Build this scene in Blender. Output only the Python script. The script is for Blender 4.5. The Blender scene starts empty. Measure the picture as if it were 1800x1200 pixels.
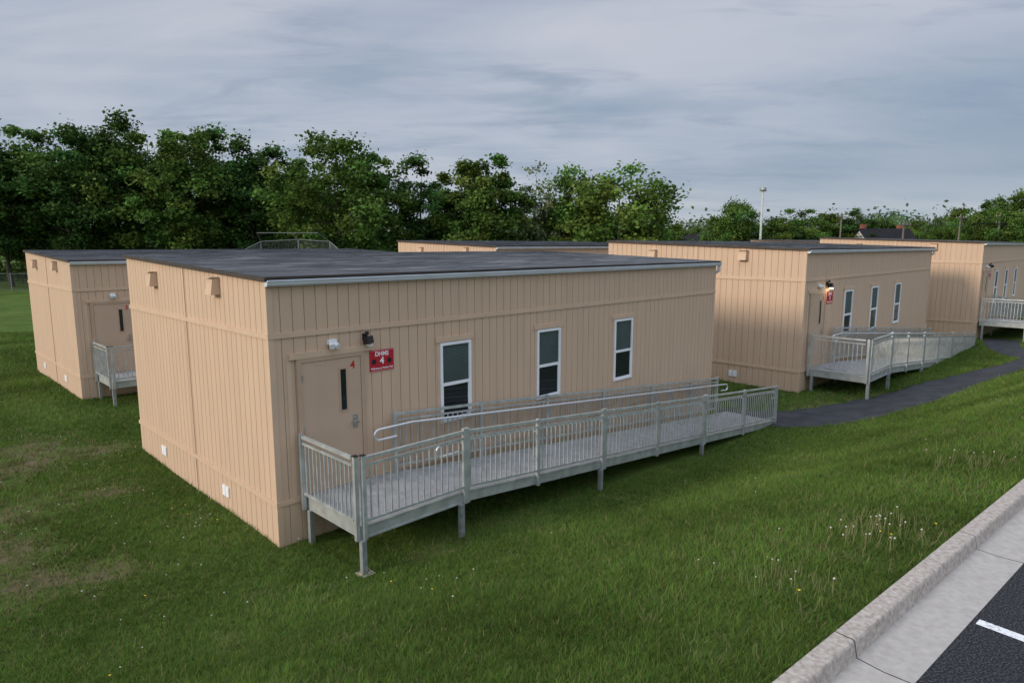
import bpy, math, random
import numpy as np
from mathutils import Vector, Matrix
random.seed(7); rng=np.random.default_rng(7)
scene=bpy.context.scene
R2=math.sqrt(.5)
# ------------------------------------------------------------------ materials
def nt(m):
    m.use_nodes=True; t=m.node_tree; t.nodes.clear(); return t
def N(t,ty,**k):
    n=t.nodes.new(ty)
    for a,b in k.items(): setattr(n,a,b)
    return n
def mat(name,c,rough=.7,metal=0,var=.12,scale=3.,bump=0,bscale=40.,stretch=(1,1,1),c2=None,spec=.3,lo=.35,hi=.65,detail=6,bdist=.01):
    m=bpy.data.materials.new(name); t=nt(m)
    o=N(t,'ShaderNodeOutputMaterial'); b=N(t,'ShaderNodeBsdfPrincipled')
    t.links.new(b.outputs[0],o.inputs[0])
    b.inputs['Roughness'].default_value=rough; b.inputs['Metallic'].default_value=metal
    b.inputs['Specular IOR Level'].default_value=spec
    tc=N(t,'ShaderNodeTexCoord'); mp=N(t,'ShaderNodeMapping'); mp.inputs['Scale'].default_value=stretch
    t.links.new(tc.outputs['Object'],mp.inputs[0])
    n=N(t,'ShaderNodeTexNoise'); n.inputs['Scale'].default_value=scale; n.inputs['Detail'].default_value=detail
    t.links.new(mp.outputs[0],n.inputs['Vector'])
    r=N(t,'ShaderNodeValToRGB'); r.color_ramp.elements[0].position=lo; r.color_ramp.elements[1].position=hi
    if c2 is None:
        a=[max(0,x*(1-var)) for x in c]; d=[min(1,x*(1+var)) for x in c]
    else: a,d=c,c2
    r.color_ramp.elements[0].color=(*a,1); r.color_ramp.elements[1].color=(*d,1)
    t.links.new(n.outputs[0],r.inputs[0]); t.links.new(r.outputs[0],b.inputs['Base Color'])
    if bump:
        n2=N(t,'ShaderNodeTexNoise'); n2.inputs['Scale'].default_value=bscale; n2.inputs['Detail'].default_value=5
        t.links.new(mp.outputs[0],n2.inputs['Vector'])
        bp=N(t,'ShaderNodeBump'); bp.inputs['Strength'].default_value=bump; bp.inputs['Distance'].default_value=bdist
        t.links.new(n2.outputs[0],bp.inputs['Height']); t.links.new(bp.outputs[0],b.inputs['Normal'])
    return m
M={}
M['wall']=mat('painted_wood_siding',(.56,.402,.278),.7,var=.035,scale=1.0,bump=.18,bscale=30,stretch=(4,4,.6),bdist=.003)
M['trim']=mat('painted_trim',(.58,.417,.288),.65,var=.04,scale=3,bump=.1,bscale=40)
M['door']=mat('painted_steel_door',(.50,.36,.255),.45,var=.03,scale=2)
M['jamb']=mat('door_frame_paint',(.47,.33,.23),.5,var=.04)
M['roof']=mat('roof_underlay',(.05,.05,.052),.6,var=.1)
M['sh0']=mat('roof_shingles_dark',(.045,.047,.052),.40,scale=2,c2=(.11,.113,.12),stretch=(.4,3,1),bump=.6,bscale=10,bdist=.02,spec=.6)
M['sh1']=mat('roof_shingles_mid',(.085,.087,.093),.38,scale=2,c2=(.18,.182,.19),stretch=(.4,3,1),bump=.6,bscale=10,bdist=.02,spec=.6)
M['sh2']=mat('roof_shingles_light',(.16,.162,.17),.36,scale=2,c2=(.31,.312,.32),stretch=(.4,3,1),bump=.6,bscale=10,bdist=.02,spec=.6)
M['roofedge']=mat('brown_roof_edge',(.06,.045,.036),.6)
M['gutter']=mat('white_gutter_metal',(.60,.64,.67),.35,var=.05)
M['white']=mat('white_vinyl',(.78,.79,.80),.4,var=.03)
M['alu']=mat('mill_aluminium',(.48,.505,.485),.42,metal=.45,var=.16,scale=5,bump=.05,bscale=60)
M['tube']=mat('bright_aluminium_tube',(.76,.78,.80),.28,metal=.7,var=.05)
M['deck']=mat('aluminium_deck',(.36,.36,.365),.6,metal=.2,var=.14,scale=4)
M['galv']=mat('galvanised_steel',(.32,.34,.33),.5,metal=.4,var=.16,scale=9)
M['black']=mat('black_plastic',(.02,.02,.02),.4)
M['red']=mat('red_sign_face',(.42,.018,.03),.45,var=.04)
M['redp']=mat('red_vinyl_number',(.45,.02,.02),.5,var=.02)
M['signw']=mat('white_sign_lettering',(.80,.78,.76),.5,var=.02)
M['steel']=mat('brushed_steel',(.55,.55,.54),.3,metal=.9,var=.05)
M['blind']=mat('window_blinds',(.05,.078,.068),.5,var=.15,scale=2)
M['asph']=mat('asphalt_lot',(.010,.011,.014),.9,scale=60,c2=(.10,.10,.105),bump=1,bscale=90,detail=3,lo=.45,hi=.74)
M['path']=mat('asphalt_path',(.028,.029,.033),.9,scale=2,c2=(.05,.052,.058),bump=.6,bscale=70)
M['conc']=mat('kerb_concrete',(.30,.255,.215),.9,scale=22,c2=(.54,.48,.42),bump=.7,bscale=90,detail=12,lo=.3,hi=.7)
M['conc2']=mat('gutter_concrete',(.36,.33,.30),.9,scale=14,c2=(.47,.437,.40),bump=.4,bscale=90,detail=12,lo=.25,hi=.75)
M['joint']=mat('joint_dark',(.10,.09,.08),.95)
M['paint']=mat('road_paint',(.36,.36,.36),.8,scale=40,c2=(.78,.78,.78),lo=.32,hi=.5)
M['bark']=mat('bark',(.055,.045,.035),.95,scale=3,c2=(.10,.085,.07),bump=.8,bscale=8)
M['pole']=mat('utility_pole_wood',(.16,.14,.12),.9)
M['polem']=mat('light_pole_metal',(.55,.56,.57),.5,metal=.2)
M['shing']=mat('dark_shingles',(.022,.022,.026),.95,spec=.1)
M['housew']=mat('house_siding',(.62,.62,.62),.8)
M['brick']=mat('red_brick',(.25,.09,.06),.9)
M['fence']=mat('chain_link_wire',(.22,.23,.24),.6,metal=.4)
M['puff']=mat('dandelion_seedhead',(.46,.45,.40),1)
M['yel']=mat('dandelion_flower',(.75,.55,.03),.8)
M['stalk']=mat('dandelion_stalk',(.20,.19,.09),.8)
def glassmat():
    m=bpy.data.materials.new('window_glass'); t=nt(m)
    o=N(t,'ShaderNodeOutputMaterial'); b=N(t,'ShaderNodeBsdfPrincipled')
    b.inputs['Base Color'].default_value=(.014,.018,.022,1); b.inputs['Roughness'].default_value=.06
    b.inputs['Specular IOR Level'].default_value=.5
    t.links.new(b.outputs[0],o.inputs[0]); return m
M['glass']=glassmat()
def colmat(name,transl):
    m=bpy.data.materials.new(name); t=nt(m)
    o=N(t,'ShaderNodeOutputMaterial'); a=N(t,'ShaderNodeAttribute',attribute_name='Col')
    d=N(t,'ShaderNodeBsdfDiffuse')
    tr=N(t,'ShaderNodeBsdfTranslucent'); mx=N(t,'ShaderNodeMixShader'); mx.inputs[0].default_value=transl
    t.links.new(a.outputs['Color'],d.inputs['Color']); t.links.new(a.outputs['Color'],tr.inputs['Color'])
    t.links.new(d.outputs[0],mx.inputs[1]); t.links.new(tr.outputs[0],mx.inputs[2]); t.links.new(mx.outputs[0],o.inputs[0])
    return m
M['leaf']=colmat('foliage_leaves',.22)
M['blade']=colmat('grass_blades',.25)
def em(name,c,s):
    m=bpy.data.materials.new(name); t=nt(m); o=N(t,'ShaderNodeOutputMaterial'); e=N(t,'ShaderNodeEmission')
    e.inputs[0].default_value=(*c,1); e.inputs[1].default_value=s; t.links.new(e.outputs[0],o.inputs[0]); return m
M['bulb']=em('lit_bulb',(1,.72,.42),9)
# ------------------------------------------------------------------ mesh helpers
class MB:
    def __init__(s): s.v=[]; s.f=[]; s.m=[]; s.mats=[]
    def mi(s,k):
        if k not in s.mats: s.mats.append(k)
        return s.mats.index(k)
    def hexa(s,p,k):
        b=len(s.v); s.v+= [tuple(x) for x in p]; i=s.mi(k)
        for f in ((0,3,2,1),(4,5,6,7),(0,1,5,4),(1,2,6,5),(2,3,7,6),(3,0,4,7)):
            s.f.append(tuple(b+j for j in f)); s.m.append(i)
    def box(s,x0,x1,y0,y1,z0,z1,k):
        s.hexa([(x0,y0,z0),(x1,y0,z0),(x1,y1,z0),(x0,y1,z0),(x0,y0,z1),(x1,y0,z1),(x1,y1,z1),(x0,y1,z1)],k)
    def sbox(s,x0,x1,y0,y1,za,zb,h,k):
        s.hexa([(x0,y0,za-h),(x1,y0,zb-h),(x1,y1,zb-h),(x0,y1,za-h),(x0,y0,za),(x1,y0,zb),(x1,y1,zb),(x0,y1,za)],k)
    def quad(s,a,b,c,d,k):
        n=len(s.v); s.v+=[a,b,c,d]; s.f.append((n,n+1,n+2,n+3)); s.m.append(s.mi(k))
    def prism(s,prof,x0,x1,k):
        n=len(prof); b=len(s.v); i=s.mi(k)
        s.v+=[(x0,y,z) for y,z in prof]+[(x1,y,z) for y,z in prof]
        for j in range(n):
            q=(j+1)%n; s.f.append((b+j,b+q,b+n+q,b+n+j)); s.m.append(i)
        s.f.append(tuple(b+j for j in range(n))[::-1]); s.m.append(i)
        s.f.append(tuple(b+n+j for j in range(n))); s.m.append(i)
    def cyl(s,p,q,r0,r1,k,n=8,cap=True):
        p=Vector(p);q=Vector(q); d=(q-p).normalized()
        u=d.orthogonal().normalized(); w=d.cross(u); b=len(s.v); i=s.mi(k)
        for c,r in ((p,r0),(q,r1)):
            for j in range(n):
                a=2*math.pi*j/n; s.v.append(tuple(c+(u*math.cos(a)+w*math.sin(a))*r))
        for j in range(n):
            l=(j+1)%n; s.f.append((b+j,b+l,b+n+l,b+n+j)); s.m.append(i)
        if cap:
            s.f.append(tuple(b+j for j in range(n))[::-1]); s.m.append(i)
            s.f.append(tuple(b+n+j for j in range(n))); s.m.append(i)
    def obj(s,name,parent=None,smooth=False):
        me=bpy.data.meshes.new(name); me.from_pydata(s.v,[],s.f)
        for k in s.mats: me.materials.append(M[k])
        me.polygons.foreach_set('material_index',s.m)
        if smooth: me.polygons.foreach_set('use_smooth',[True]*len(s.f))
        me.update(); o=bpy.data.objects.new(name,me); scene.collection.objects.link(o)
        if parent: o.parent=parent
        return o
def fast(name,V,k,C,mk):
    n=len(V); me=bpy.data.meshes.new(name); me.vertices.add(n); me.loops.add(n); me.polygons.add(n//k)
    me.vertices.foreach_set('co',V.astype(np.float32).ravel())
    me.loops.foreach_set('vertex_index',np.arange(n,dtype=np.int32))
    me.polygons.foreach_set('loop_start',np.arange(0,n,k,dtype=np.int32))
    me.update(calc_edges=True)
    a=me.attributes.new('Col','FLOAT_COLOR','POINT')
    a.data.foreach_set('color',np.concatenate([C,np.ones((n,1))],1).astype(np.float32).ravel())
    me.materials.append(M[mk]); return me
def link(name,me,parent=None):
    o=bpy.data.objects.new(name,me); scene.collection.objects.link(o)
    if parent: o.parent=parent
    return o
def empty(name,loc=(0,0,0),rz=0,sc=1):
    o=bpy.data.objects.new(name,None); scene.collection.objects.link(o); o.location=loc; o.rotation_euler=(0,0,rz); o.scale=(sc,)*3
    o.empty_display_size=.3; return o
# ------------------------------------------------------------------ terrain
OX,OY=1.89,4.41; TX,TY=.771,.637; NX,NY=-.637,.771
def sm(a): a=np.clip(a,0,1); return a*a*(3-2*a)
def st(x,y): rx=x-OX; ry=y-OY; return NX*rx+NY*ry, TX*rx+TY*ry
def xy(s,t): return OX+NX*s+TX*t, OY+NY*s+TY*t
def gz(x,y):
    x=np.asarray(x,float); y=np.asarray(y,float); s,t=st(x,y)
    z=1.57*(1-sm(s/6.8))
    z=z-.5*sm((t+1)/13)*sm(s/5)
    far=sm((np.hypot(x,y)-8)/20)
    z=z+.03*np.sin(x*.9+1)*np.sin(y*.8)*sm(s/3)+.05*far*np.sin(x*.21)*np.cos(y*.17)
    z=np.where(s<-.05,1.1,z)
    return z
def bare(x,y):
    b=0
    for cx,cy,r in ((-9.2,11.2,1.1),(-6.9,8.7,.8),(-10.6,13.6,1.0),(-8.0,9.7,.8),(-11.5,15.2,1.1),(-5.9,9.2,.5),(-7.9,12.4,.6),(-9.6,15,.7),(9.6,20.9,.6),(10.6,21.4,.6),(11.8,22.0,.5),(13.2,22.9,.5),(-1.2,9.9,.45)):
        b=b+np.exp(-((x-cx)**2+(y-cy)**2)/r**2)
    return np.clip(b,0,1)*.58
def spaced(lo,hi,c0,c1,step,grow=1.12):
    a=list(np.arange(c0,c1,step)); d=step; v=c0
    L=[]
    while v>lo: d*=grow; v-=d; L.append(v)
    d=step; v=a[-1]; H=[]
    while v<hi: d*=grow; v+=d; H.append(v)
    return L[::-1]+a+H
ss=spaced(-500,1500,0.0,26,.3); ss=[q for q in ss if q<-.6]+[-.3,-.12,-.03]+[q for q in ss if q>=0]
ts=spaced(-1200,1500,-14,34,.35)
S,T=np.meshgrid(ss,ts,indexing='ij'); X,Y=xy(S,T); Z=gz(X,Y)
ns,ntt=S.shape
me=bpy.data.meshes.new('ground')
idx=np.arange(ns*ntt).reshape(ns,ntt)
F=np.stack([idx[:-1,:-1],idx[:-1,1:],idx[1:,1:],idx[1:,:-1]],-1).reshape(-1,4)
me.from_pydata(np.stack([X,Y,Z],-1).reshape(-1,3).tolist(),[],F[:,::-1].tolist())
at=me.attributes.new('bare','FLOAT','POINT'); at.data.foreach_set('value',bare(X,Y).astype(np.float32).ravel())
me.polygons.foreach_set('use_smooth',[True]*len(me.polygons))
g=bpy.data.materials.new('grass_ground'); t=nt(g)
o=N(t,'ShaderNodeOutputMaterial'); b=N(t,'ShaderNodeBsdfPrincipled'); b.inputs['Roughness'].default_value=.95; b.inputs['Specular IOR Level'].default_value=.1
t.links.new(b.outputs[0],o.inputs[0])
geo=N(t,'ShaderNodeNewGeometry')
n1=N(t,'ShaderNodeTexNoise'); n1.inputs['Scale'].default_value=.35; n1.inputs['Detail'].default_value=8; n1.inputs['Roughness'].default_value=.65
n2=N(t,'ShaderNodeTexNoise'); n2.inputs['Scale'].default_value=9; n2.inputs['Detail'].default_value=8; n2.inputs['Roughness'].default_value=.8
n3=N(t,'ShaderNodeTexNoise'); n3.inputs['Scale'].default_value=3.2; n3.inputs['Detail'].default_value=10; n3.inputs['Roughness'].default_value=.75
for n in (n1,n2,n3): t.links.new(geo.outputs['Position'],n.inputs['Vector'])
r1=N(t,'ShaderNodeValToRGB'); e=r1.color_ramp.elements; e[0].position=.35; e[0].color=(.056,.102,.018,1); e[1].position=.68; e[1].color=(.125,.18,.038,1)
t.links.new(n1.outputs[0],r1.inputs[0])
r2=N(t,'ShaderNodeValToRGB'); e=r2.color_ramp.elements; e[0].position=.3; e[0].color=(.45,.45,.45,1); e[1].position=.7; e[1].color=(1.35,1.35,1.3,1)
t.links.new(n2.outputs[0],r2.inputs[0])
mx=N(t,'ShaderNodeMix',data_type='RGBA',blend_type='MULTIPLY'); mx.inputs[0].default_value=1
t.links.new(r1.outputs[0],mx.inputs[6]); t.links.new(r2.outputs[0],mx.inputs[7])
ab=N(t,'ShaderNodeAttribute',attribute_name='bare')
ma=N(t,'ShaderNodeMath',operation='MULTIPLY_ADD'); ma.inputs[1].default_value=1.0
ms=N(t,'ShaderNodeMath',operation='SUBTRACT'); ms.inputs[1].default_value=.90
t.links.new(ab.outputs['Fac'],ma.inputs[0]); t.links.new(n3.outputs[0],ma.inputs[2]); t.links.new(ma.outputs[0],ms.inputs[0])
mm=N(t,'ShaderNodeMath',operation='MULTIPLY',use_clamp=True); mm.inputs[1].default_value=4; t.links.new(ms.outputs[0],mm.inputs[0])
mx2=N(t,'ShaderNodeMix',data_type='RGBA'); t.links.new(mm.outputs[0],mx2.inputs[0]); t.links.new(mx.outputs[2],mx2.inputs[6]); mx2.inputs[7].default_value=(.165,.13,.078,1)
t.links.new(mx2.outputs[2],b.inputs['Base Color'])
bp=N(t,'ShaderNodeBump'); bp.inputs['Strength'].default_value=.9; bp.inputs['Distance'].default_value=.06; t.links.new(n2.outputs[0],bp.inputs['Height']); t.links.new(bp.outputs[0],b.inputs['Normal'])
me.materials.append(g); link('ground',me)
# ------------------------------------------------------------------ kerb, gutter, lot
def strip_st(name,prof,t0,t1,k,jt=None):
    mb=MB(); i=mb.mi(k)
    n=len(prof)
    for a in (t0,t1):
        for s_,z_ in prof: x_,y_=xy(s_,a); mb.v.append((x_,y_,z_))
    for j in range(n-1): mb.f.append((j,j+1,n+j+1,n+j)); mb.m.append(i)
    return mb
e_=empty('kerb')
for j in range(-8,40):
    t0=j*3.05+1.05; 
    mb=strip_st('k',[(0.0,1.3),(0.0,1.612),(-.012,1.628),(-.15,1.628),(-.165,1.622),(-.175,1.605),(-.20,1.47),(-.205,1.40)],t0+.006,t0+3.044,'conc'); mb.obj('kerb_segment_%d'%(j+9),e_)
mb=strip_st('k',[(-.004,1.3),(-.004,1.60),(-.165,1.60),(-.19,1.44)],-24,125,'joint'); mb.obj('joint_fill',e_)
e_=empty('gutter_pan')
for j in range(-8,40):
    t0=j*3.05+1.05
    mb=strip_st('k',[(-.19,1.484),(-.40,1.470),(-.62,1.484),(-.62,1.3)],t0+.006,t0+3.044,'conc2'); mb.obj('gutter_segment_%d'%(j+9),e_)
mb=strip_st('k',[(-.18,1.474),(-.40,1.462),(-.61,1.474)],-24,125,'joint'); mb.obj('joint_fill',e_)
mb=strip_st('k',[(-.622,1.482),(-60,1.55)],-60,125,'asph'); mb.obj('parking_lot')
e_=empty('parking_line_marking')
for j in range(-4,12):
    mb=MB(); tt=2.43+j*2.75
    def zz(s_): return 1.482+(-.622-s_)*.068/59.4+.004
    P=[xy(-.66,tt-.055),xy(-.66,tt+.055),xy(-5.6,tt+.055),xy(-5.6,tt-.055)]
    mb.quad((*P[0],zz(-.66)),(*P[1],zz(-.66)),(*P[2],zz(-5.6)),(*P[3],zz(-5.6)),'paint'); mb.obj('stripe_%d'%(j+5),e_)
# ------------------------------------------------------------------ footpath
def path(name,pts,w):
    P=[]
    for i in range(len(pts)-1):
        p0=Vector(pts[max(i-1,0)]);p1=Vector(pts[i]);p2=Vector(pts[i+1]);p3=Vector(pts[min(i+2,len(pts)-1)])
        for q in np.linspace(0,1,12,endpoint=False):
            P.append(.5*((2*p1)+(-p0+p2)*q+(2*p0-5*p1+4*p2-p3)*q*q+(-p0+3*p1-3*p2+p3)*q**3))
    P.append(Vector(pts[-1])); mb=MB(); k=mb.mi('path'); n=7
    for i,p in enumerate(P):
        d=(P[min(i+1,len(P)-1)]-P[max(i-1,0)]).normalized(); nn=Vector((-d.y,d.x))
        for j in range(n):
            q=p+nn*w*(j/(n-1)-.5)*(1+.05*math.sin(i*1.3+j)); mb.v.append((q.x,q.y,float(gz(q.x,q.y))+.035-.02*(abs(j-3)/3)**2))
    for i in range(len(P)-1):
        for j in range(n-1): mb.f.append((i*n+j,i*n+n+j,i*n+n+j+1,i*n+j+1)); mb.m.append(k)
    mb.obj(name); return P
PC=path('footpath',[(6.6,20.4),(7.4,20.0),(8.6,19.75),(11.2,20.6),(14.9,22.9),(17.0,24.5),(22.6,28.2),(32,35),(45,45)],2.0)
PC2=path('footpath',[(24.6,29.9),(25,31.5),(26.2,34.5),(28,37)],1.6)
# ------------------------------------------------------------------ buildings
A0,L0=14.04,7.12
def ztop(y): return 4.30+.0365*y
def siding(mb,p0,p1,nrm,zb,zt,k='wall',pitch=.203,gw=.014,gd=.015):
    p0=Vector(p0);p1=Vector(p1); d=(p1-p0); L=d.length; d/=L; nrm=Vector(nrm)
    us=[(0,0)]; u=pitch
    while u<L-.05:
        us+=[(u-gw/2,0),(u-gw/2+.002,gd),(u+gw/2-.002,gd),(u+gw/2,0)]; u+=pitch
    us.append((L,0)); b=len(mb.v); i=mb.mi(k)
    for u,g_ in us:
        q=p0+d*u-nrm*g_; yy=zt(q.y); mb.v+=[(q.x,q.y,zb),(q.x,q.y,yy)]
    for j in range(len(us)-1):
        mb.f.append((b+2*j,b+2*j+2,b+2*j+3,b+2*j+1)); mb.m.append(i)
def text(s,size,loc,k,parent,name,align='CENTER',ex=.001,bold=0,sx=1):
    c=bpy.data.curves.new(name,'FONT'); c.body=s; c.size=size; c.align_x=align; c.align_y='CENTER'; c.extrude=ex; c.offset=bold
    c.materials.append(M[k]); o=bpy.data.objects.new(name,c); scene.collection.objects.link(o); o.location=loc; o.rotation_euler=(math.pi/2,0,0); o.scale=(sx,1,1)
    o.parent=parent; return o
def disc(mb,cx,cz,rx,rz,y,k,n=16):
    b=len(mb.v); mb.v+=[(cx+rx*math.cos(2*math.pi*j/n),y,cz+rz*math.sin(2*math.pi*j/n)) for j in range(n)]
    mb.f.append(tuple(range(b,b+n))); mb.m.append(mb.mi(k))
def building(loc,sc,num,lit=False,sign=True,L=L0):
    E=empty('modular_classroom_building',loc,math.radians(45),sc)
    A=A0
    mb=MB()
    siding(mb,(0,0),(A,0),(0,-1),-1.,lambda y:4.30)
    siding(mb,(A,0),(A,L),(1,0),-1.,ztop)
    siding(mb,(A,L),(0,L),(0,1),-1.,ztop)
    siding(mb,(0,L),(0,0),(-1,0),-1.,ztop)
    mb.obj('walls',E)
    mb=MB(); p=.022
    for z,h in ((3.38,.085),(.66,.08)):
        mb.box(-p,A+p,-p,-.001,z,z+h,'trim'); mb.box(-p,-.001,0,L+p,z,z+h,'trim'); mb.box(A+.001,A+p,0,L+p,z,z+h,'trim')
    q=.014
    mb.box(-q,.085,-q,-.0012,-1,.66,'trim'); mb.box(-q,.085,-q,-.0012,.74,3.38,'trim'); mb.box(-q,.085,-q,-.0012,3.465,4.18,'trim')
    mb.box(-q,-.0012,.001,.085,-1,.66,'trim'); mb.box(-q,-.0012,.001,.085,.74,3.38,'trim'); mb.box(-q,-.0012,.001,.085,3.465,4.29,'trim')
    mb.box(A-.085,A+q,-q,-.0012,-1,.66,'trim'); mb.box(A-.085,A+q,-q,-.0012,.74,3.38,'trim'); mb.box(A-.085,A+q,-q,-.0012,3.465,4.18,'trim')
    mb.box(-.016,-.0015,L/2-.05,L/2-.006,.745,3.375,'trim'); mb.box(-.016,-.0015,L/2+.006,L/2+.05,.745,3.375,'trim')
    mb.box(-.016,-.0015,L/2-.05,L/2+.04,3.47,4.40,'trim'); mb.box(-.016,-.0015,L/2-.04,L/2+.04,-1,.655,'trim')
    mb.box(0,A,-.018,-.0014,4.19,4.29,'trim')
    mb.obj('trim_boards',E)
    mb=MB()
    def rs(x0,x1,y0,y1,o,h,k,o1=None):
        za=4.30+.0365*y0+o; zb=4.30+.0365*y1+(o if o1 is None else o1)
        mb.hexa([(x0,y0,za-h),(x1,y0,za-h),(x1,y1,zb-h),(x0,y1,zb-h),(x0,y0,za),(x1,y0,za),(x1,y1,zb),(x0,y1,zb)],k)
    rs(-.05,A+.10,-.10,L+.05,.045,.042,'roof')
    rs(-.062,-.051,-.10,L+.05,.040,.06,'roofedge'); rs(A+.101,A+.112,-.10,L+.05,.04,.06,'roofedge')
    rs(-.05,A+.1,-.118,-.101,.052,.03,'roofedge')
    rr=random.Random(int(loc[0]*7)+3); yy=-.098
    while yy<L-.12:
        x=-.045
        while x<A+.09:
            w_=rr.choice((.33,.66,1.0,1.33)); x1=min(x+w_,A+.095)
            rs(x+.003,x1-.001,yy,yy+.145,.0545+rr.uniform(0,.002),.004,rr.choice(('sh0','sh0','sh1','sh1','sh2')),.0495); x=x1+.001
        yy+=.147
    mb.obj('roof',E)
    mb=MB()
    mb.prism([(-.019,4.295),(-.019,4.20),(-.09,4.20),(-.115,4.225),(-.125,4.262),(-.14,4.275),(-.14,4.30),(-.13,4.30),(-.13,4.285),(-.04,4.285),(-.03,4.295)],-.03,A+.14,'gutter')
    mb.box(A+.055,A+.125,-.10,-.03,4.12,4.198,'gutter')
    mb.hexa([(A+.055,-.10,4.04),(A+.125,-.10,4.04),(A+.125,-.03,4.0),(A+.055,-.03,4.0),(A+.055,-.10,4.12),(A+.125,-.10,4.12),(A+.125,-.03,4.12),(A+.055,-.03,4.12)],'gutter')
    mb.hexa([(A+.055,-.03,4.0),(A+.125,-.03,4.0),(A+.125,.12,3.88),(A+.055,.12,3.88),(A+.055,-.03,4.08),(A+.125,-.03,4.08),(A+.125,.12,3.96),(A+.055,.12,3.96)],'gutter')
    mb.box(A+.055,A+.125,.12,.19,.05,3.95,'gutter')
    mb.obj('gutter',E)
    mb=MB()
    for yb in (1.92,5.2):
        mb.hexa([(-.16,yb-.13,3.98),(-.0,yb-.13,3.98),(-.0,yb+.13,3.98),(-.16,yb+.13,3.98),(-.12,yb-.13,4.25),(-.0,yb-.13,4.27),(-.0,yb+.13,4.27),(-.12,yb+.13,4.25)],'trim')
        mb.box(-.17,-.002,yb-.14,yb+.14,4.27,4.285,'trim')
    mb.obj('exhaust_hoods',E)
    mb=MB()
    for yb in (2.08,5.45):
        for dy in (-.13,.015):
            mb.box(-.022,-.001,yb+dy,yb+dy+.13,.27,.47,'white')
            for k in range(5): mb.box(-.028,-.0225,yb+dy+.012,yb+dy+.118,.285+k*.034,.30+k*.034,'white')
    mb.obj('foundation_vents',E)
    mb=MB()
    mb.box(.42,.50,-.035,-.001,.73,3.02,'jamb'); mb.box(1.60,1.68,-.035,-.001,.73,3.02,'jamb'); mb.box(.50,1.60,-.035,-.001,2.95,3.02,'jamb')
    mb.box(.506,1.594,-.022,-.002,.745,2.944,'door')
    mb.box(.30,1.86,-.042,-.001,3.02,3.115,'trim')
    mb.box(.26,.34,-.012,-.001,.745,3.018,'trim'); mb.box(.50,1.60,-.05,-.002,.715,.744,'steel')
    mb.box(1.165,1.335,-.030,-.0222,2.02,2.79,'jamb'); mb.box(1.20,1.30,-.034,-.0302,2.055,2.755,'glass')
    mb.box(1.41,1.50,-.032,-.0222,1.70,1.93,'steel'); mb.box(1.36,1.52,-.075,-.058,1.79,1.815,'steel'); mb.cyl((1.46,-.032,1.80),(1.46,-.075,1.80),.016,.016,'steel'); mb.cyl((1.455,-.032,1.88),(1.455,-.05,1.88),.022,.022,'steel')
    for z in (.95,1.85,2.7): mb.cyl((.502,-.04,z-.05),(.502,-.04,z+.05),.01,.01,'steel')
    for x in (.78,.84,): mb.cyl((x,-.022,2.88),(x,-.027,2.88),.008,.008,'steel')
    mb.obj('door',E)
    text(num,.19,(1.44,-.024,2.80),'redp',E,'door_number',bold=.004)
    mb=MB()
    mb.box(.99,1.14,-.06,-.001,3.20,3.28,'white'); mb.cyl((1.03,-.06,3.21),(1.01,-.14,3.17),.03,.052,'white',12); mb.cyl((1.10,-.06,3.21),(1.12,-.14,3.17),.03,.052,'white',12)
    mb.obj('emergency_light',E)
    mb=MB()
    mb.box(1.66,1.74,-.05,-.001,3.20,3.32,'black'); mb.hexa([(1.65,-.20,3.17),(1.77,-.20,3.17),(1.77,-.05,3.13),(1.65,-.05,3.13),(1.65,-.17,3.29),(1.77,-.17,3.29),(1.77,-.05,3.27),(1.65,-.05,3.27)],'black')
    mb.cyl((1.71,-.08,3.30),(1.71,-.08,3.36),.035,.03,'black',10)
    if lit: mb.box(1.67,1.75,-.19,-.10,3.10,3.128,'bulb')
    else: mb.box(1.67,1.75,-.19,-.10,3.12,3.135,'white')
    mb.obj('wall_light',E)
    if lit:
        l=bpy.data.lights.new('wall_light_lamp','POINT'); l.energy=3; l.color=(1,.72,.45); l.shadow_soft_size=.05
        lo=bpy.data.objects.new('wall_light_lamp',l); scene.collection.objects.link(lo); lo.parent=E; lo.location=(1.71,-.22,3.02)
    for w,(cx) in enumerate((3.74,6.47,9.33)):
        mb=MB(); x0,x1,z0,z1=cx-.39,cx+.39,1.40,2.97; f=.055
        mb.box(x0,x0+f,-.04,-.001,z0,z1,'white'); mb.box(x1-f,x1,-.04,-.001,z0,z1,'white')
        mb.box(x0+f,x1-f,-.04,-.001,z0,z0+f,'white'); mb.box(x0+f,x1-f,-.04,-.001,z1-f,z1,'white')
        mb.box(x0+f,x1-f,-.036,-.001,2.12,2.18,'white')
        mb.box(x0+f,x1-f,-.009,-.001,z0+f,2.12,'glass')
        mb.box(x0+f,x1-f,-.006,-.001,2.18,z1-f,'blind')
        z=2.20
        while z<z1-f-.01:
            mb.hexa([(x0+f,-.014,z),(x1-f,-.014,z),(x1-f,-.007,z+.012),(x0+f,-.007,z+.012),(x0+f,-.014,z+.003),(x1-f,-.014,z+.003),(x1-f,-.007,z+.015),(x0+f,-.007,z+.015)],'blind'); z+=.028
        mb.box(x0+f,x0+f+.02,-.022,-.001,z0+f,2.12,'white'); mb.box(x1-f-.02,x1-f,-.022,-.001,z0+f,2.12,'white'); mb.box(x0+f+.02,x1-f-.02,-.022,-.009,z0+f,z0+f+.025,'white')
        mb.box(x0-.10,x1+.08,-.035,-.001,z1+.015,z1+.115,'trim')
        mb.box(x0-.06,x0-.002,-.012,-.001,z0-.05,z1+.014,'trim'); mb.box(x1+.002,x1+.06,-.012,-.001,z0-.05,z1+.014,'trim')
        mb.obj('window_%d'%(w+1),E)
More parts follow.
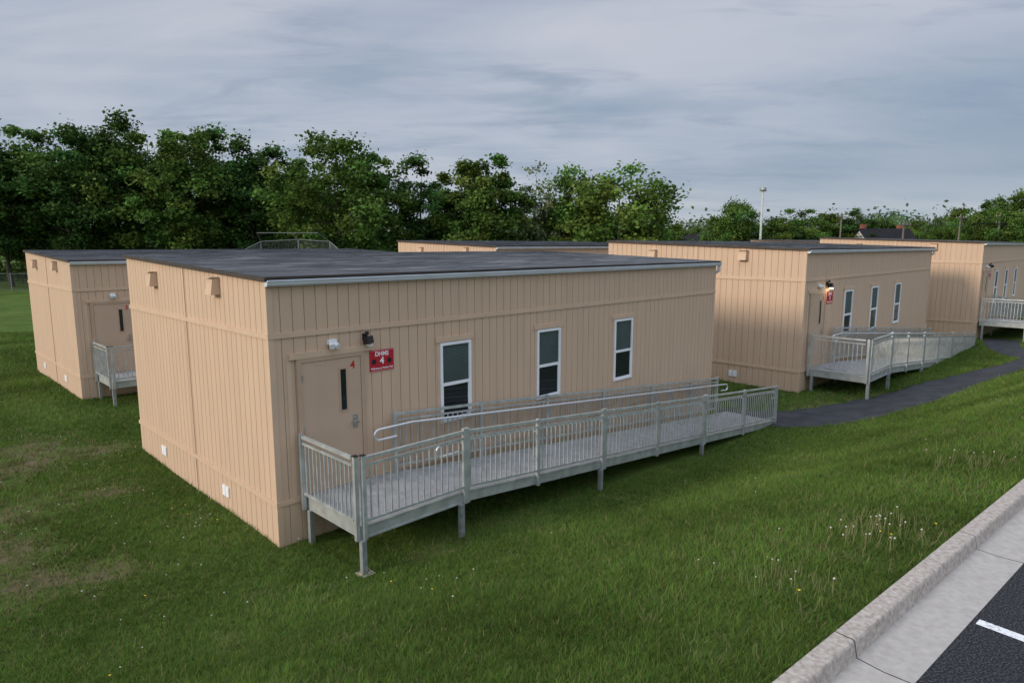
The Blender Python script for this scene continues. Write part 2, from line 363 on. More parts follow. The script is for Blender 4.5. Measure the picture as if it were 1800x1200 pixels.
    if sign:
        SE=empty('room_sign',loc,math.radians(45),sc)
        mb=MB(); mb.box(1.79,2.29,-.016,-.003,2.62,3.0,'red')
        for a in ((1.797,2.283,2.987,2.99),(1.797,2.283,2.627,2.63)): mb.box(a[0],a[1],-.0175,-.0162,a[2],a[3],'signw')
        mb.obj('sign_panel',SE)
        mb=MB()
        for cx in (1.875,2.195):
            disc(mb,cx,2.795,.05,.05,-.0172,'black')
        mb.obj('plain_round_marks',SE)
        text('DHMS',.11,(2.04,-.0175,2.925),'signw',SE,'lettering_top',bold=.003,sx=.95)
        text(num,.17,(2.04,-.0175,2.80),'signw',SE,'lettering_number',bold=.005)
        text('Welcome to Panther Path',.05,(2.04,-.0175,2.672),'signw',SE,'lettering_bottom',bold=.001,sx=.88)
    return E
# ------------------------------------------------------------------ ramp
def tube(name,pts,r,parent,k='tube'):
    c=bpy.data.curves.new(name,'CURVE'); c.dimensions='3D'; c.bevel_depth=r; c.bevel_resolution=3; c.use_fill_caps=True
    s=c.splines.new('POLY'); s.points.add(len(pts)-1)
    for i,p in enumerate(pts): s.points[i].co=(*p,1)
    s.use_smooth=True; c.materials.append(M[k]); o=link(name,c,parent); return o
def ramp(loc,sc,short=False,slope=.0935,seed=0):
    E=empty('access_ramp',loc,math.radians(45),sc)
    XE=14.8; B=-1.7; W=-.25
    if short: XE=2.44
    dz=lambda x: .73-max(0,x-2.44)*slope
    mb=MB()
    mb.box(.5,2.44,B,-.05,.70,.73,'deck')
    x=.5
    while x<2.40: mb.box(x+.01,x+.13,B+.02,-.06,.7305,.736,'deck'); x+=.15
    if not short:
        mb.sbox(2.445,XE,B,W,dz(2.445),dz(XE),.03,'deck')
        x=2.46
        while x<XE-.14:
            mb.sbox(x+.01,x+.13,B+.02,W-.02,dz(x+.01)+.006,dz(x+.13)+.006,.0055,'deck'); x+=.15
    mb.obj('deck',E)
    mb=MB()
    mb.box(.46,2.44,B-.03,B-.001,.54,.742,'alu'); mb.box(.46,.499,B,-.05,.54,.742,'alu')
    mb.box(.5,2.44,B-.045,B-.0305,.54,.565,'alu'); mb.box(.5,2.44,B-.045,B-.0305,.715,.742,'alu')
    for x in (1.0,1.5,2.0): mb.box(x,x+.05,B,-.1,.58,.698,'alu')
    if not short:
        mb.sbox(2.445,XE,B-.03,B-.001,dz(2.445)+.012,dz(XE)+.012,.19,'alu'); mb.sbox(2.445,XE,B-.045,B-.0305,dz(2.445)+.012,dz(XE)+.012,.026,'alu')
        mb.sbox(2.445,XE,W+.001,W+.03,dz(2.445)+.012,dz(XE)+.012,.17,'alu')
    mb.obj('frame',E)
    def rail(mb,pa,pb,za,zb,posts,inset=0):
        pa=Vector(pa);pb=Vector(pb); d=pb-pa; L=d.length; d/=L; n=Vector((-d.y,d.x))
        def bar(u0,u1,w,h,off):
            P=[]
            z=lambda u: za+(zb-za)*u/L
            for lvl in (-h,0):
                for u,s_ in ((u0,-1),(u1,-1),(u1,1),(u0,1)):
                    q=pa+d*u+n*s_*w/2; P.append((q.x,q.y,z(u)+off+lvl))
            mb.hexa(P,'alu')
        e=.033
        bar(e,L-e,.052,.045,1.07); bar(e,L-e,.030,.032,.955); bar(e,L-e,.034,.036,.115)
        nn=max(2,int(L/.118)); 
        for i in range(1,nn):
            u=L*i/nn; q=pa+d*u; z=za+(zb-za)*u/L
            mb.box(q.x-.0095,q.x+.0095,q.y-.0095,q.y+.0095,z+.113,z+.925,'alu')
    def post(mb,x,y,zt,zb): mb.box(x-.031,x+.031,y-.031,y+.031,zb,zt,'alu')
    mb=MB()
    fx=[.5,2.44]+([] if short else [4.24,6.23,8.3,10.46,12.68,14.8])
    YB=B-.062
    for i in range(len(fx)-1):
        a,b=fx[i],fx[i+1]
        rail(mb,(a+.0,YB),(b-.0,YB),dz(a),dz(b),None)
    for i,a in enumerate(fx):
        zt=dz(a)+1.09; zb=dz(a)-.19
        post(mb,a,YB,zt,zb)
        if i in (1,3,5): mb.box(a+.034,a+.088,YB-.03,YB+.03,dz(a)-.19,zt-.03,'alu'); mb.box(a-.04,a+.095,YB-.036,YB+.036,zt+.001,zt+.012,'alu')
    mb.obj('outer_railing',E)
    mb=MB(); rail(mb,(.40,YB+.09),(.40,-.12),.73,.73,None); post(mb,.40,YB+.045,1.82,.54); post(mb,.40,-.10,1.82,.54)
    mb.box(.36,.44,YB+.0,YB+.09,1.821,1.832,'black'); mb.box(.46,.54,YB-.035,YB+.035,1.822,1.832,'black'); mb.obj('end_railing',E)
    if not short:
        mb=MB(); bx=[2.15,4.24,6.23,8.3,10.46,12.5,14.1]; YW=W+.06
        for i in range(len(bx)-1): rail(mb,(bx[i],YW),(bx[i+1],YW),dz(bx[i])+.06,dz(bx[i+1])+.06,None)
        for a in bx: post(mb,a,YW,dz(a)+1.15,dz(a)-.15)
        mb.obj('wall_side_railing',E)
        def loop(y,xa,xb,h,lead=True):
            P=[]; r=.095
            z0=lambda x: dz(x)+h
            P.append((xa+.45,y,z0(xa+.45)-2*r))
            for i in range(13):
                a=-math.pi/2-math.pi*i/12
                P.append((xa+r+r*math.cos(a),y,z0(xa)-r+r*math.sin(a)))
            P.append((2.44,y,z0(2.44)))
            for i in range(13):
                a=math.pi/2-math.pi*i/12
                P.append((xb-r+r*math.cos(a),y,z0(xb)-r+r*math.sin(a)))
            P.append((xb-.4,y,z0(xb-.4)-2*r)); return P
        tube('wall_side_handrail',loop(W-.06,1.65,14.55,.93),.022,E)
        tube('outer_handrail',loop(B+.06,1.95,15.15,.87),.022,E)
        mb=MB()
        for a in bx[1:]: mb.cyl((a,W+.03,dz(a)+.88),(a,W-.06,dz(a)+.905),.009,.009,'tube',6)
        for a in fx[1:]: mb.cyl((a,YB+.03,dz(a)+.83),(a,B+.06,dz(a)+.85),.009,.009,'tube',6)
        mb.obj('handrail_brackets',E)
    mb=MB()
    def leg(x,y,top):
        mb.box(x-.04,x+.04,y-.04,y+.04,-.95 if x>3 else -.55,top,'galv'); 
    leg(.46,YB-.0,.539); leg(.46,-.20,.539); leg(2.36,YB+.0,.539); leg(2.36,-.25,.539)
    for x in ([] if short else (6.17,10.40)): leg(x,YB+0,dz(x)-.192); leg(x,W-.03,dz(x)-.192)
    mb.obj('legs',E)
    return E
building((-3.76,10,0),1,'4'); ramp((-3.76,10,0),1)
building((-13.5,20.1,0.02),1,'5',sign=False); ramp((-13.5,20.1,0.02),1,short=True)
building((10.46,23.4,-.60),1.22,'3',lit=True); ramp((10.46,23.4,-.60),1.22)
building((26.4,37,-.42),1.245,'2'); ramp((26.4,37,-.42),1.245)
building((-.75,31,0.0),1.1,'6',sign=False)
building((27,50,-.75),1.31,'1',sign=False)
mb=MB(); mb.box(-.11,.11,-.11,.11,-.05,.02,'conc'); o=mb.obj('footing_pad'); o.location=(-2.17,9.09,float(gz(-2.17,9.09))); o.rotation_euler=(0,0,math.radians(45))
# ------------------------------------------------------------------ trees
def leaves(C,Rr,per,size,base,flat=.75,sp=(.3,.6)):
    n=len(C); tot=n*per
    d=rng.normal(size=(tot,3))
    st_=np.repeat(rng.uniform(sp[0],sp[1],(n,3))*np.array([1,1,flat]),per,0)
    cc=np.repeat(C,per,0); rr=np.repeat(Rr,per)
    P=cc+d*st_*rr[:,None]
    u=rng.normal(size=(tot,3)); u[:,2]*=.6; u/=np.linalg.norm(u,axis=1)[:,None]
    w=np.cross(u,rng.normal(size=(tot,3))+np.array([0,0,1.2])); w/=np.linalg.norm(w,axis=1)[:,None]+1e-6
    s=(size*(.6+.8*rng.random(tot)))[:,None]
    V=np.stack([P-u*s*.5,P+w*s*.34,P+u*s*.5,P-w*s*.34],1).reshape(-1,3)
    sh=np.repeat(.55+.9*rng.random(n),per)*(.8+.4*rng.random(tot))
    hue=np.repeat(rng.random(n),per)
    col=np.array(base)[None]*sh[:,None]; col[:,0]*=(.75+.4*hue)
    return V,np.repeat(col,4,0)
def tree_mesh(seed,h,w,base,cb=.28,ncl=34,per=230,size=.42,trunkr=.28,nl=17,big=1.0):
    global rng; rng=np.random.default_rng(seed); rd=random.Random(seed)
    mb=MB()
    lean=(rd.uniform(-.05,.05)*h,rd.uniform(-.05,.05)*h)
    pts=[Vector((lean[0]*q*q+rd.uniform(-.15,.15),lean[1]*q*q+rd.uniform(-.15,.15),-.5+(h*.86+.5)*q)) for q in np.linspace(0,1,8)]
    for i in range(7): mb.cyl(pts[i],pts[i+1],trunkr*(1-i/7.6)*(1.25 if i==0 else 1),trunkr*(1-(i+1)/7.6),'bark',8,False)
    C=[];Rr=[]
    lob=[rd.uniform(.62,1.2) for _ in range(9)]
    def env(q,a):
        e=math.sin(math.pi*min(1,max(.05,(q-cb*.6)/(1.07-cb*.6)))**.8)**.8*w*.5
        return e*lob[int((a%6.283)/6.284*9)]
    for i in range(nl):
        q=cb*.75+(.84-cb*.75)*i/nl; k=min(6,int(q*7)); p=pts[k].lerp(pts[k+1],q*7-k)
        a=i*2.4+rd.uniform(-.5,.5)
        L=env(q,a)*rd.uniform(.6,1.05)
        e=p+Vector((math.cos(a)*L,math.sin(a)*L,L*rd.uniform(.2,.6)))
        m=p.lerp(e,.5)+Vector((0,0,-.08*L))
        r=trunkr*.42*(1-q*.6)
        mb.cyl(p,m,r,r*.65,'bark',6,False); mb.cyl(m,e,r*.65,r*.2,'bark',6,False)
        for j in range(2):
            f=rd.uniform(.4,.9); s0=m.lerp(e,f*.8); e2=s0+Vector((rd.uniform(-1,1),rd.uniform(-1,1),rd.uniform(-.2,.8)))*L*.4
            mb.cyl(s0,e2,r*.35,r*.12,'bark',5,False); C.append(e2); Rr.append(w*rd.uniform(.07,.13)*big)
        C.append(e); Rr.append(w*rd.uniform(.08,.15)*big)
    for i in range(ncl):
        q=cb+(1-cb)*rd.random()**.85; a=rd.uniform(0,6.28); rr_=env(q,a)*rd.random()**.4
        C.append(Vector((math.cos(a)*rr_+lean[0]*q,math.sin(a)*rr_+lean[1]*q,q*h*.95))); Rr.append(w*rd.uniform(.06,.15)*big)
    C=np.array([list(c) for c in C]); Rr=np.array(Rr)
    V,Co=leaves(C,Rr,per,size,base,flat=.7)
    tm=np.array(mb.v); me=bpy.data.meshes.new('tree')
    nv=len(V); F=np.arange(nv).reshape(-1,4)
    faces=[tuple(r) for r in (F+len(tm)).tolist()]
    me.from_pydata(mb.v+V.tolist(),[],mb.f+faces)
    me.materials.append(M['bark']); me.materials.append(M['leaf'])
    me.polygons.foreach_set('material_index',[0]*len(mb.f)+[1]*len(faces))
    at=me.attributes.new('Col','FLOAT_COLOR','POINT')
    cc=np.ones((len(tm)+nv,4)); cc[:len(tm),:3]=.06; cc[len(tm):,:3]=Co
    at.data.foreach_set('color',cc.astype(np.float32).ravel()); me.update(); return me
G1=(.092,.150,.034); G2=(.066,.120,.032); G3=(.130,.190,.042); G4=(.17,.20,.10)
TM=[tree_mesh(11,20,12.5,G1),tree_mesh(12,20,11,G2,ncl=40),tree_mesh(13,18,14,G1,cb=.22,ncl=40),tree_mesh(14,17,11,G3,cb=.18,size=.38),
    tree_mesh(15,14,7,G4,cb=.22,ncl=8,per=50,size=.3,trunkr=.18),tree_mesh(16,14,13,G3,cb=.30,ncl=16,per=180,trunkr=.24,nl=15),tree_mesh(18,20,12,G2,cb=.36,ncl=18,per=190),
    tree_mesh(21,19,12,G1,cb=.30,ncl=12,nl=20,per=240,big=1.1),tree_mesh(25,14,14,G1,cb=.16,ncl=50,per=200,trunkr=.25)]
TH=[20,20,18,17,14,14,20,19,14]
def tanv(y):
    v=(600-y)/1150.; return (-.1461+v*.9893)/(.9893+v*.1461)
def treeat(px,top,D,k,rot=None,wx=1):
    r=(px-900)/1150./1.02; x=r*D; H=(4.83+tanv(top)*D-float(gz(x,D)))*1.0; s=H/TH[k]
    o=link('deciduous_tree',TM[k]); o.location=(x,D,float(gz(x,D))); o.scale=(s*wx,s*wx,s); o.rotation_euler=(0,0,rot if rot is not None else random.uniform(0,6.28))
for a in [(-70,212,72,0),(5,214,76,1),(70,200,80,7),(132,212,76,6),(205,192,82,1),(268,202,80,7),(330,208,76,0),(385,222,84,6),(440,234,80,1),(492,254,84,6),(536,262,80,7),
          (595,232,72,2,1,1.0),(655,252,76,7),(738,270,80,6),(812,274,78,3,None,1.0),(866,254,80,7,None,1.1),(932,276,80,4),(1003,284,84,5,2,.8),(1000,372,80,3,None,1.4),(1090,282,78,5,.6,1.1),(1132,345,84,5,3,.9),(955,372,90,3,None,1.4),(1060,378,90,3,None,1.4),(700,380,84,3,None,1.4),(775,370,86,3,None,1.4),
          (40,275,92,2),(165,268,94,3),(300,268,96,1),(455,295,98,0),(560,310,98,3),(850,340,98,3)]:
    treeat(a[0],a[1],a[2],a[3],a[4] if len(a)>4 else None,a[5] if len(a)>5 else 1)
for a in [(1300,355,110,8,0,.8),(1272,380,115,8,1,.9),(1405,357,115,7,None,1.3),(1378,380,112,3,None,1.3),(1450,372,120,3,None,1.3),(1500,365,120,1,None,1.4),(1545,386,150,8),(1190,402,140,8),(1230,398,150,3),(1345,395,150,2),
          (1700,362,130,3,None,1.2),(1735,350,128,1,None,1.3),(1775,336,126,0,None,1.2),(1803,328,124,2),(1840,322,122,1),(1665,378,150,2),(1620,386,170,3,None,1.3),(1150,395,160,8),(1765,370,110,8),(1715,385,115,3,None,1.3)]:
    treeat(a[0],a[1],a[2],a[3],a[4] if len(a)>4 else None,a[5] if len(a)>5 else 1)
rng=np.random.default_rng(3)
n=200; C=np.stack([rng.uniform(-95,14,n),rng.uniform(76,100,n),rng.uniform(.2,2.4,n)],1); C[:,1]+=np.where(C[:,0]>-5,4,0)
V,Co=leaves(C,rng.uniform(1.6,3.2,n),150,.5,(.06,.105,.028)); link('undergrowth_shrubs',fast('under',V,4,Co,'leaf'))
n=420; xx=rng.uniform(-190,330,n); C=np.stack([xx,250+rng.uniform(-20,60,n),rng.uniform(1,12,n)+2.5*np.sin(xx*.05)+1.5*np.sin(xx*.17)],1)
V,Co=leaves(C,rng.uniform(5,8,n),130,1.4,(.095,.14,.055)); link('distant_treeline',fast('dtl',V,4,Co,'leaf'))
n=500; xx=rng.uniform(-400,600,n); C=np.stack([xx,420+rng.uniform(-20,60,n),rng.uniform(1,17,n)+3*np.sin(xx*.03)+2*np.sin(xx*.11)],1)
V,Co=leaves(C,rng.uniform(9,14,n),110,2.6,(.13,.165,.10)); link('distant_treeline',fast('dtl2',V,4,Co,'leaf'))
# ------------------------------------------------------------------ houses
def house(x,y,w,d,h,rz,wall='housew',chim=2):
    E=empty('house',(x,y,0),rz); mb=MB(); mb.box(-w/2,w/2,-d/2,d/2,-.5,h,wall)
    for s in (-1,1):
        b=len(mb.v); mb.v+=[(s*w/2,-d/2,h),(s*w/2,d/2,h),(s*w/2,0,h+d*.42)]; mb.f.append((b,b+1,b+2)); mb.m.append(mb.mi(wall))
    mb.obj('walls',E); mb=MB(); r=d*.42; ov=.4
    for s in (-1,1):
        mb.hexa([(-w/2-ov,s*(d/2+ov),h-ov*.84),(w/2+ov,s*(d/2+ov),h-ov*.84),(w/2+ov,0,h+r),(-w/2-ov,0,h+r),(-w/2-ov,s*(d/2+ov),h-ov*.84+.2),(w/2+ov,s*(d/2+ov),h-ov*.84+.2),(w/2+ov,0,h+r+.2),(-w/2-ov,0,h+r+.2)],'shing')
    mb.obj('roof',E); mb=MB()
    for c in range(chim): cx=-w*.38+c*w*.8; mb.box(cx-.4,cx+.4,.4,1.2,h,h+r+.9,'brick')
    mb.obj('chimneys',E); mb=MB()
    for i in range(4):
        cx=-w*.36+i*w*.24
        for z in (1.0,3.6):
            if z+1.2<h: mb.box(cx-.45,cx+.45,-d/2-.03,-d/2-.002,z,z+1.3,'glass')
    for s in (-1,1): mb.box(min(s*w/2+.002*s,s*w/2+.03*s),max(s*w/2+.002*s,s*w/2+.03*s),-.5,.5,h-1.2,h,'glass')
    mb.obj('windows',E)
house(65,116,9,7,4.5,.15); house(40,150,8,7,4.2,-1.0,chim=1); house(52,150,7,6,4.2,-1.0,chim=1); house(94,124,8,7,4.4,.9,chim=1); house(50,205,10,7,4,.1)
E=empty('light_pole',(30,80,0)); mb=MB(); mb.cyl((0,0,-.5),(0,0,11.2),.17,.11,'polem',12); mb.obj('mast',E)
mb=MB(); mb.cyl((0,0,11.2),(0,0,11.3),.35,.4,'galv',12); mb.cyl((0,0,11.3),(0,0,11.6),.42,.36,'galv',12); mb.box(-.5,.5,-.06,.06,11.12,11.2,'polem'); mb.obj('lamp_head',E)
def upole(x,y,h,rz=.4,arms=1):
    E=empty('utility_pole',(x,y,0),rz); mb=MB(); mb.cyl((0,0,-.5),(0,0,h),.17,.11,'pole',8); mb.obj('pole',E); mb=MB()
    for i in range(arms):
        mb.box(-1.3,1.3,-.2,-.11,h-.7-i*1.0,h-.55-i*1.0,'pole')
        for q in (-1.2,-.5,.5,1.2): mb.cyl((q,-.155,h-.55-i),(q,-.155,h-.35-i),.04,.03,'galv',6)
    mb.obj('crossarms',E)
for x,y,h,a in [(80,109,10.0,2),(73.5,109,9.8,1),(52.5,106,9.8,1),(59,100,8.4,1),(93,109,10,2),(4,150,9,1)]: upole(x,y,h,.4,a)
E=empty('overhead_power_lines')
def wire(p,q,sag,i):
    tube('wire_%d'%i,[tuple(Vector(p).lerp(Vector(q),f)-Vector((0,0,sag*4*f*(1-f)))) for f in np.linspace(0,1,12)],.02,E,'black')
k=0
for (p,q) in (((52.5,106,9.2),(80,109,9.4)),((52.5,106,8.8),(80,109,8.6)),((80,109,9.4),(120,106,9.6)),((16,112,9.2),(52.5,106,9.2)),((80,109,8.6),(120,106,8.8)),((59,100,7.9),(93,109,9.3))):
    wire(p,q,.8,k); k+=1
E=empty('baseball_backstop',(-20.3,62,0),0,.95); mb=MB(); pts=[(-4.9,-1.5),(-3.4,0),(0,.9),(3.4,0),(4.9,-1.5)]; hs=[4.4,5.4,5.6,5.4,4.4]
for (x,y),h in zip(pts,hs): mb.cyl((x,y,-.2),(x,y,h),.05,.05,'fence',8)
for i in range(4):
    a,b=pts[i],pts[i+1]
    for f in (0,.34,.67,1): mb.cyl((*a,max(.05,hs[i]*f)),(*b,max(.05,hs[i+1]*f)),.035,.035,'fence',6)
    for j in range(1,26):
        f=j/26; x=a[0]+(b[0]-a[0])*f; y=a[1]+(b[1]-a[1])*f; hh=hs[i]+(hs[i+1]-hs[i])*f
        mb.cyl((x,y,0),(x,y,hh),.008,.008,'fence',3,False)
    for j in range(1,26):
        f=j/26; mb.cyl((*a,hs[i]*f),(*b,hs[i+1]*f),.008,.008,'fence',3,False)
for i in (1,2,3): mb.cyl((*pts[i],hs[i]),(pts[i][0]*.85,pts[i][1]-2.2,6.2),.03,.03,'fence',6)
mb.cyl((-2.9,-2.2,6.2),(2.9,-2.2,6.2),.03,.03,'fence',6)
mb.obj('frame_and_mesh',E)
mb=MB(); x0,y0,x1,y1=-120,62,-40,70
nP=32
for i in range(nP+1):
    f=i/nP; mb.cyl((x0+(x1-x0)*f,y0+(y1-y0)*f,-.2),(x0+(x1-x0)*f,y0+(y1-y0)*f,1.9),.04,.04,'fence',6)
for z in (.1,1.85): mb.cyl((x0,y0,z),(x1,y1,z),.02,.02,'fence',4)
for i in range(400):
    f=i/400; px,py=x0+(x1-x0)*f,y0+(y1-y0)*f; mb.cyl((px,py,.1),(px+.9,py+.09,1.85),.006,.006,'fence',3,False); mb.cyl((px+.9,py+.09,.1),(px,py,1.85),.006,.006,'fence',3,False)
mb.obj('chain_link_fence')
# ------------------------------------------------------------------ grass blades
def inb(x,y):
    bad=np.zeros(x.shape,bool)
    for (ox,oy,sc) in ((-3.76,10,1),(-13.5,20.1,1),(10.46,23.4,1.22),(26.4,37,1.245)):
        a=((x-ox)+(y-oy))*R2/sc; b=(-(x-ox)+(y-oy))*R2/sc
        bad|=(a>-.02)&(a<A0+.02)&(b>-.02)&(b<L0+.02)
        thin=(a>.6)&(a<10)&(b>-1.55)&(b<0); bad|=thin&(rng.random(x.shape)<.6)
        bad|=(a>6.5)&(a<14.9)&(b>-1.75)&(b<0)
    for p in PC+PC2: bad|=((x-p.x)**2+(y-p.y)**2<.9**2)
    return bad
def sample(n,Y0,Y1,pw):
    Yv=(Y0**(2-pw)+rng.random(n)*(Y1**(2-pw)-Y0**(2-pw)))**(1/(2-pw))
    Xv=(rng.random(n)*1.84-.92)*Yv; return Xv,Yv
rng=np.random.default_rng(5)
x,y=sample(820000,3.2,36,1.3)
s,t_=st(x,y); ok=(s>.01)&~inb(x,y)
br=bare(x,y)*1.15+.22*np.sin(x*3.1+np.sin(y*2.3)*2)*np.sin(y*2.9+1.7*np.sin(x*1.9))+.14*np.sin(x*8.3+2*np.sin(y*5))*np.sin(y*7.7); ok&=~((br>.48)&(rng.random(x.shape)<.66))
th=np.sin(x*2.3+3*np.sin(y*1.1))*np.sin(y*2.7+2*np.sin(x*1.7)); ok&=~((th>.72)&(rng.random(x.shape)<.35))
x=x[ok];y=y[ok];br=br[ok];th=th[ok]; n=len(x); z=gz(x,y)-.005
D=np.hypot(x,y)
patch=.5+.25*np.sin(x*1.3+2*np.sin(y*.7))+.25*np.sin(y*1.7+1.5*np.sin(x*.9)+1)
clump=.5+.5*np.sin(x*7.1+3*np.sin(y*3.3))*np.sin(y*6.3+2*np.sin(x*4.1))
hgt=(.03+.045*rng.random(n)+.035*patch*clump+.06*(rng.random(n)<.02))*(1+D*.012)
wd=(.0045+.00075*D)*(.7+.6*rng.random(n))
an=rng.random(n)*6.283; la=rng.random(n)*6.283; lean=hgt*(.2+.9*rng.random(n))
P0=np.stack([x-np.cos(an)*wd/2,y-np.sin(an)*wd/2,z],1); P1=np.stack([x+np.cos(an)*wd/2,y+np.sin(an)*wd/2,z],1)
P2=np.stack([x+np.cos(la)*lean,y+np.sin(la)*lean,z+hgt],1)
V=np.stack([P0,P1,P2],1).reshape(-1,3)
c=np.array([.112,.182,.038])[None]*(.35+.65*patch[:,None]+.4*clump[:,None]+.5*rng.random((n,1)))
c[:,0]*=.75+.5*rng.random(n)
dry=rng.random(n)<(.05+.07*(patch>.8)+.12*(th>.6)+.35*(br>.3)); c[dry]=np.array([.29,.255,.13])*(.6+.6*rng.random((dry.sum(),1)))
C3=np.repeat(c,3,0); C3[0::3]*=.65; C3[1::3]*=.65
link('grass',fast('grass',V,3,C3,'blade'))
mb=MB(); 
def puff(x,y,h,r,k):
    z=float(gz(x,y)); mb.cyl((x,y,z),(x+random.uniform(-.02,.02),y,z+h),.003,.002,'stalk',3,False)
    b=len(mb.v); i=mb.mi(k)
    V8=[(1,0,0),(-1,0,0),(0,1,0),(0,-1,0),(0,0,1),(0,0,-1)]
    for v in V8: mb.v.append((x+v[0]*r,y+v[1]*r,z+h+v[2]*r*(.9 if k=='puff' else .35)))
    for f in ((0,2,4),(2,1,4),(1,3,4),(3,0,4),(2,0,5),(1,2,5),(3,1,5),(0,3,5)): mb.f.append(tuple(b+q for q in f)); mb.m.append(i)
cl=[(-5.5,11.5,2.2,55),(-7.5,15,2.5,50),(4.3,7.3,.45,18),(3.9,6.9,.4,8),(7.2,9.6,.7,8),(-1.6,8.7,.8,8),(0.2,7.2,2.2,6),(2.6,6.0,.4,8),(-5,8,1.5,12),(-9.5,12.5,2,22),(6,12,3,5)]
for cx,cy,r,n in cl:
    for i in range(n):
        x=random.gauss(cx,r*.6);y=random.gauss(cy,r*.6); s,_=st(x,y)
        if s<.15 or inb(np.array([x]),np.array([y]))[0]: continue
        if random.random()<.12: puff(x,y,random.uniform(.04,.1),.016,'yel')
        else: puff(x,y,random.uniform(.06,.2),random.uniform(.010,.016),'puff')
for i in range(260):
    cx,cy=random.choice(((4.3,7.3),(3.9,6.9),(2.6,6.0),(7.0,9.5)))
    x=random.gauss(cx,.28);y=random.gauss(cy,.28); s,_=st(x,y)
    if s<.1: continue
    z=float(gz(x,y)); h=random.uniform(.1,.24); mb.cyl((x,y,z),(x+random.uniform(-.06,.06),y+random.uniform(-.06,.06),z+h),.0025,.001,'stalk',3,False)
mb.obj('dandelions')
# ------------------------------------------------------------------ sky + sun
SE_=21; az=Vector((-.86,-.50)).normalized()
sd=Vector((az.x*math.cos(math.radians(SE_)),az.y*math.cos(math.radians(SE_)),math.sin(math.radians(SE_))))
w=bpy.data.worlds.new('World'); scene.world=w; w.use_nodes=True; t=w.node_tree; t.nodes.clear()
o=N(t,'ShaderNodeOutputWorld'); bg=N(t,'ShaderNodeBackground'); bg.inputs[1].default_value=.15; t.links.new(bg.outputs[0],o.inputs[0])
sky=N(t,'ShaderNodeTexSky'); sky.sky_type='NISHITA'; sky.sun_disc=False; sky.sun_elevation=math.radians(SE_)
sky.sun_rotation=math.atan2(sd.x,sd.y)
tc=N(t,'ShaderNodeTexCoord'); sp=N(t,'ShaderNodeSeparateXYZ'); t.links.new(tc.outputs['Generated'],sp.inputs[0])
def mth(op,a,b=None,clamp=False):
    n=N(t,'ShaderNodeMath',operation=op,use_clamp=clamp)
    for i,v in enumerate((a,b)):
        if v is None: continue
        if isinstance(v,(int,float)): n.inputs[i].default_value=v
        else: t.links.new(v,n.inputs[i])
    return n.outputs[0]
zc=mth('ADD',mth('MAXIMUM',sp.outputs[2],0),.13)
cx=mth('DIVIDE',sp.outputs[0],zc); cy=mth('DIVIDE',sp.outputs[1],zc)
cb=N(t,'ShaderNodeCombineXYZ'); t.links.new(cx,cb.inputs[0]); t.links.new(cy,cb.inputs[1])
def noise(scale,stretch,rot,detail,rough,off=0,dist=.6):
    mp=N(t,'ShaderNodeMapping'); mp.inputs['Scale'].default_value=stretch; mp.inputs['Rotation'].default_value=(0,0,rot); mp.inputs['Location'].default_value=(off,off*.7,0)
    t.links.new(cb.outputs[0],mp.inputs[0]); n=N(t,'ShaderNodeTexNoise'); n.inputs['Scale'].default_value=scale; n.inputs['Detail'].default_value=detail; n.inputs['Roughness'].default_value=rough
    n.inputs['Distortion'].default_value=dist
    t.links.new(mp.outputs[0],n.inputs['Vector']); return n.outputs[0]
def ramp_(f,els):
    r=N(t,'ShaderNodeValToRGB'); e=r.color_ramp.elements
    while len(e)<len(els): e.new(.5)
    for i,(p,c) in enumerate(els): e[i].position=p; e[i].color=(*c,1)
    t.links.new(f,r.inputs[0]); return r.outputs[0]
def mixc(f,a,b,bt='MIX'):
    m=N(t,'ShaderNodeMix',data_type='RGBA',blend_type=bt)
    if isinstance(f,(int,float)): m.inputs[0].default_value=f
    else: t.links.new(f,m.inputs[0])
    for i,v in ((6,a),(7,b)):
        if isinstance(v,tuple): m.inputs[i].default_value=(*v,1)
        else: t.links.new(v,m.inputs[i])
    return m.outputs[2]
n1=noise(.8,(.7,1.1,1),.3,10,.5,2); n2=noise(1.5,(.55,1.5,1),.12,10,.6,5,.9); n3=noise(2.0,(.6,1.3,1),.5,10,.58,11,.7)
base=ramp_(n1,[(.34,(.29,.36,.48)),(.50,(.41,.465,.56)),(.66,(.56,.58,.65))])
wis=ramp_(n2,[(.42,(0,0,0)),(.64,(1,1,1))])
c1=mixc(mth('MULTIPLY',wis,.42),base,(.60,.61,.68))
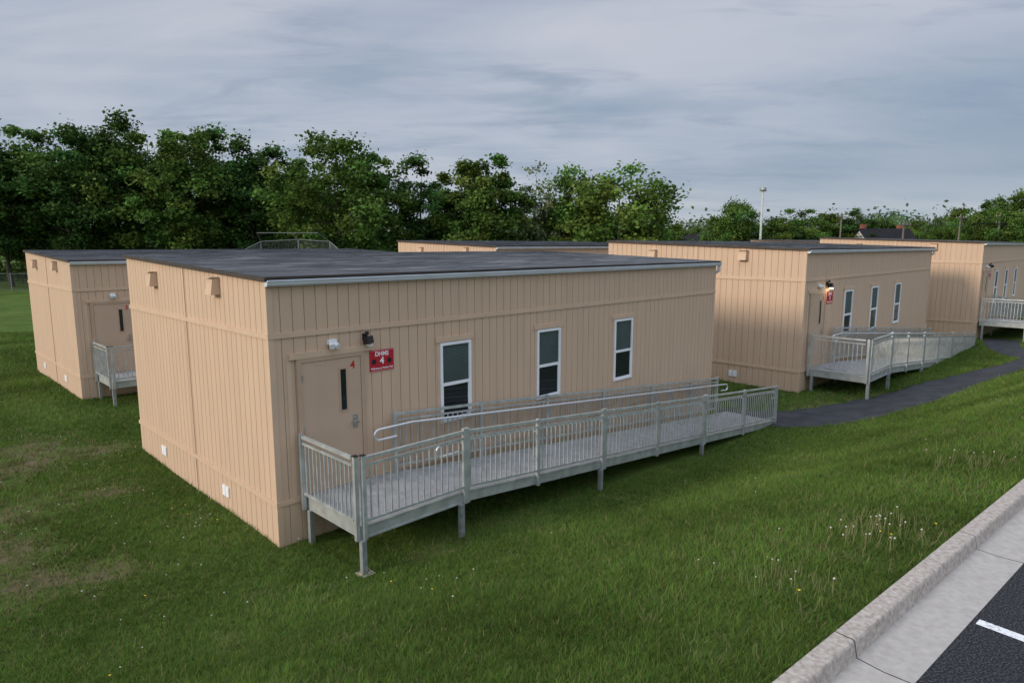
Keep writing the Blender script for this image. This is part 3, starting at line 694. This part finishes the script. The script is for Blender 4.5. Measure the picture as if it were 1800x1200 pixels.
drk=ramp_(n3,[(.54,(0,0,0)),(.70,(1,1,1))])
c1=mixc(mth('MULTIPLY',drk,.55),c1,(.24,.31,.42))
dr=ramp_(sp.outputs[0],[(.0,(0,0,0)),(.6,(1,1,1))]); lowb=ramp_(sp.outputs[2],[(.02,(0,0,0)),(.09,(1,1,1)),(.20,(.6,.6,.6)),(.34,(0,0,0))])
c1=mixc(mth('MULTIPLY',mth('MULTIPLY',dr,lowb),.85),c1,(.25,.315,.425))
hz=ramp_(sp.outputs[2],[(.0,(1,1,1)),(.02,(.75,.75,.75)),(.09,(0,0,0))])
c2=mixc(mth('MULTIPLY',hz,.65),c1,(.46,.53,.60))
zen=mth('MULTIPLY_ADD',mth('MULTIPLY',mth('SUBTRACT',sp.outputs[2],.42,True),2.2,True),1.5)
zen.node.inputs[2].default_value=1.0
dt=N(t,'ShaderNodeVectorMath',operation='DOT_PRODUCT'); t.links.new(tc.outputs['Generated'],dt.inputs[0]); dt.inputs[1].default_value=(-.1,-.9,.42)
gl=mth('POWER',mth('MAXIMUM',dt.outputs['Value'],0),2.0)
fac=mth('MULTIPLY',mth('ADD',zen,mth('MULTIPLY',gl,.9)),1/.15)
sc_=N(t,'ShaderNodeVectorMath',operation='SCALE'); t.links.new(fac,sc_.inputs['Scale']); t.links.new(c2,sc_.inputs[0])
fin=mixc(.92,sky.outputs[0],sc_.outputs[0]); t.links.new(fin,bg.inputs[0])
l=bpy.data.lights.new('sun','SUN'); l.energy=2.4; l.angle=math.radians(13); l.color=(1,.87,.73)
so=bpy.data.objects.new('sun',l); scene.collection.objects.link(so); so.rotation_euler=(-sd).to_track_quat('-Z','Y').to_euler()
# ------------------------------------------------------------------ camera
c=bpy.data.cameras.new('camera'); c.lens=23; c.sensor_width=36; c.clip_end=5000; c.clip_start=.05
co=bpy.data.objects.new('camera',c); scene.collection.objects.link(co); co.location=(0,0,4.83); co.rotation_euler=(math.radians(90-8.4),0,0); scene.camera=co
scene.view_settings.view_transform='Standard'; scene.view_settings.look='None'; scene.view_settings.exposure=0
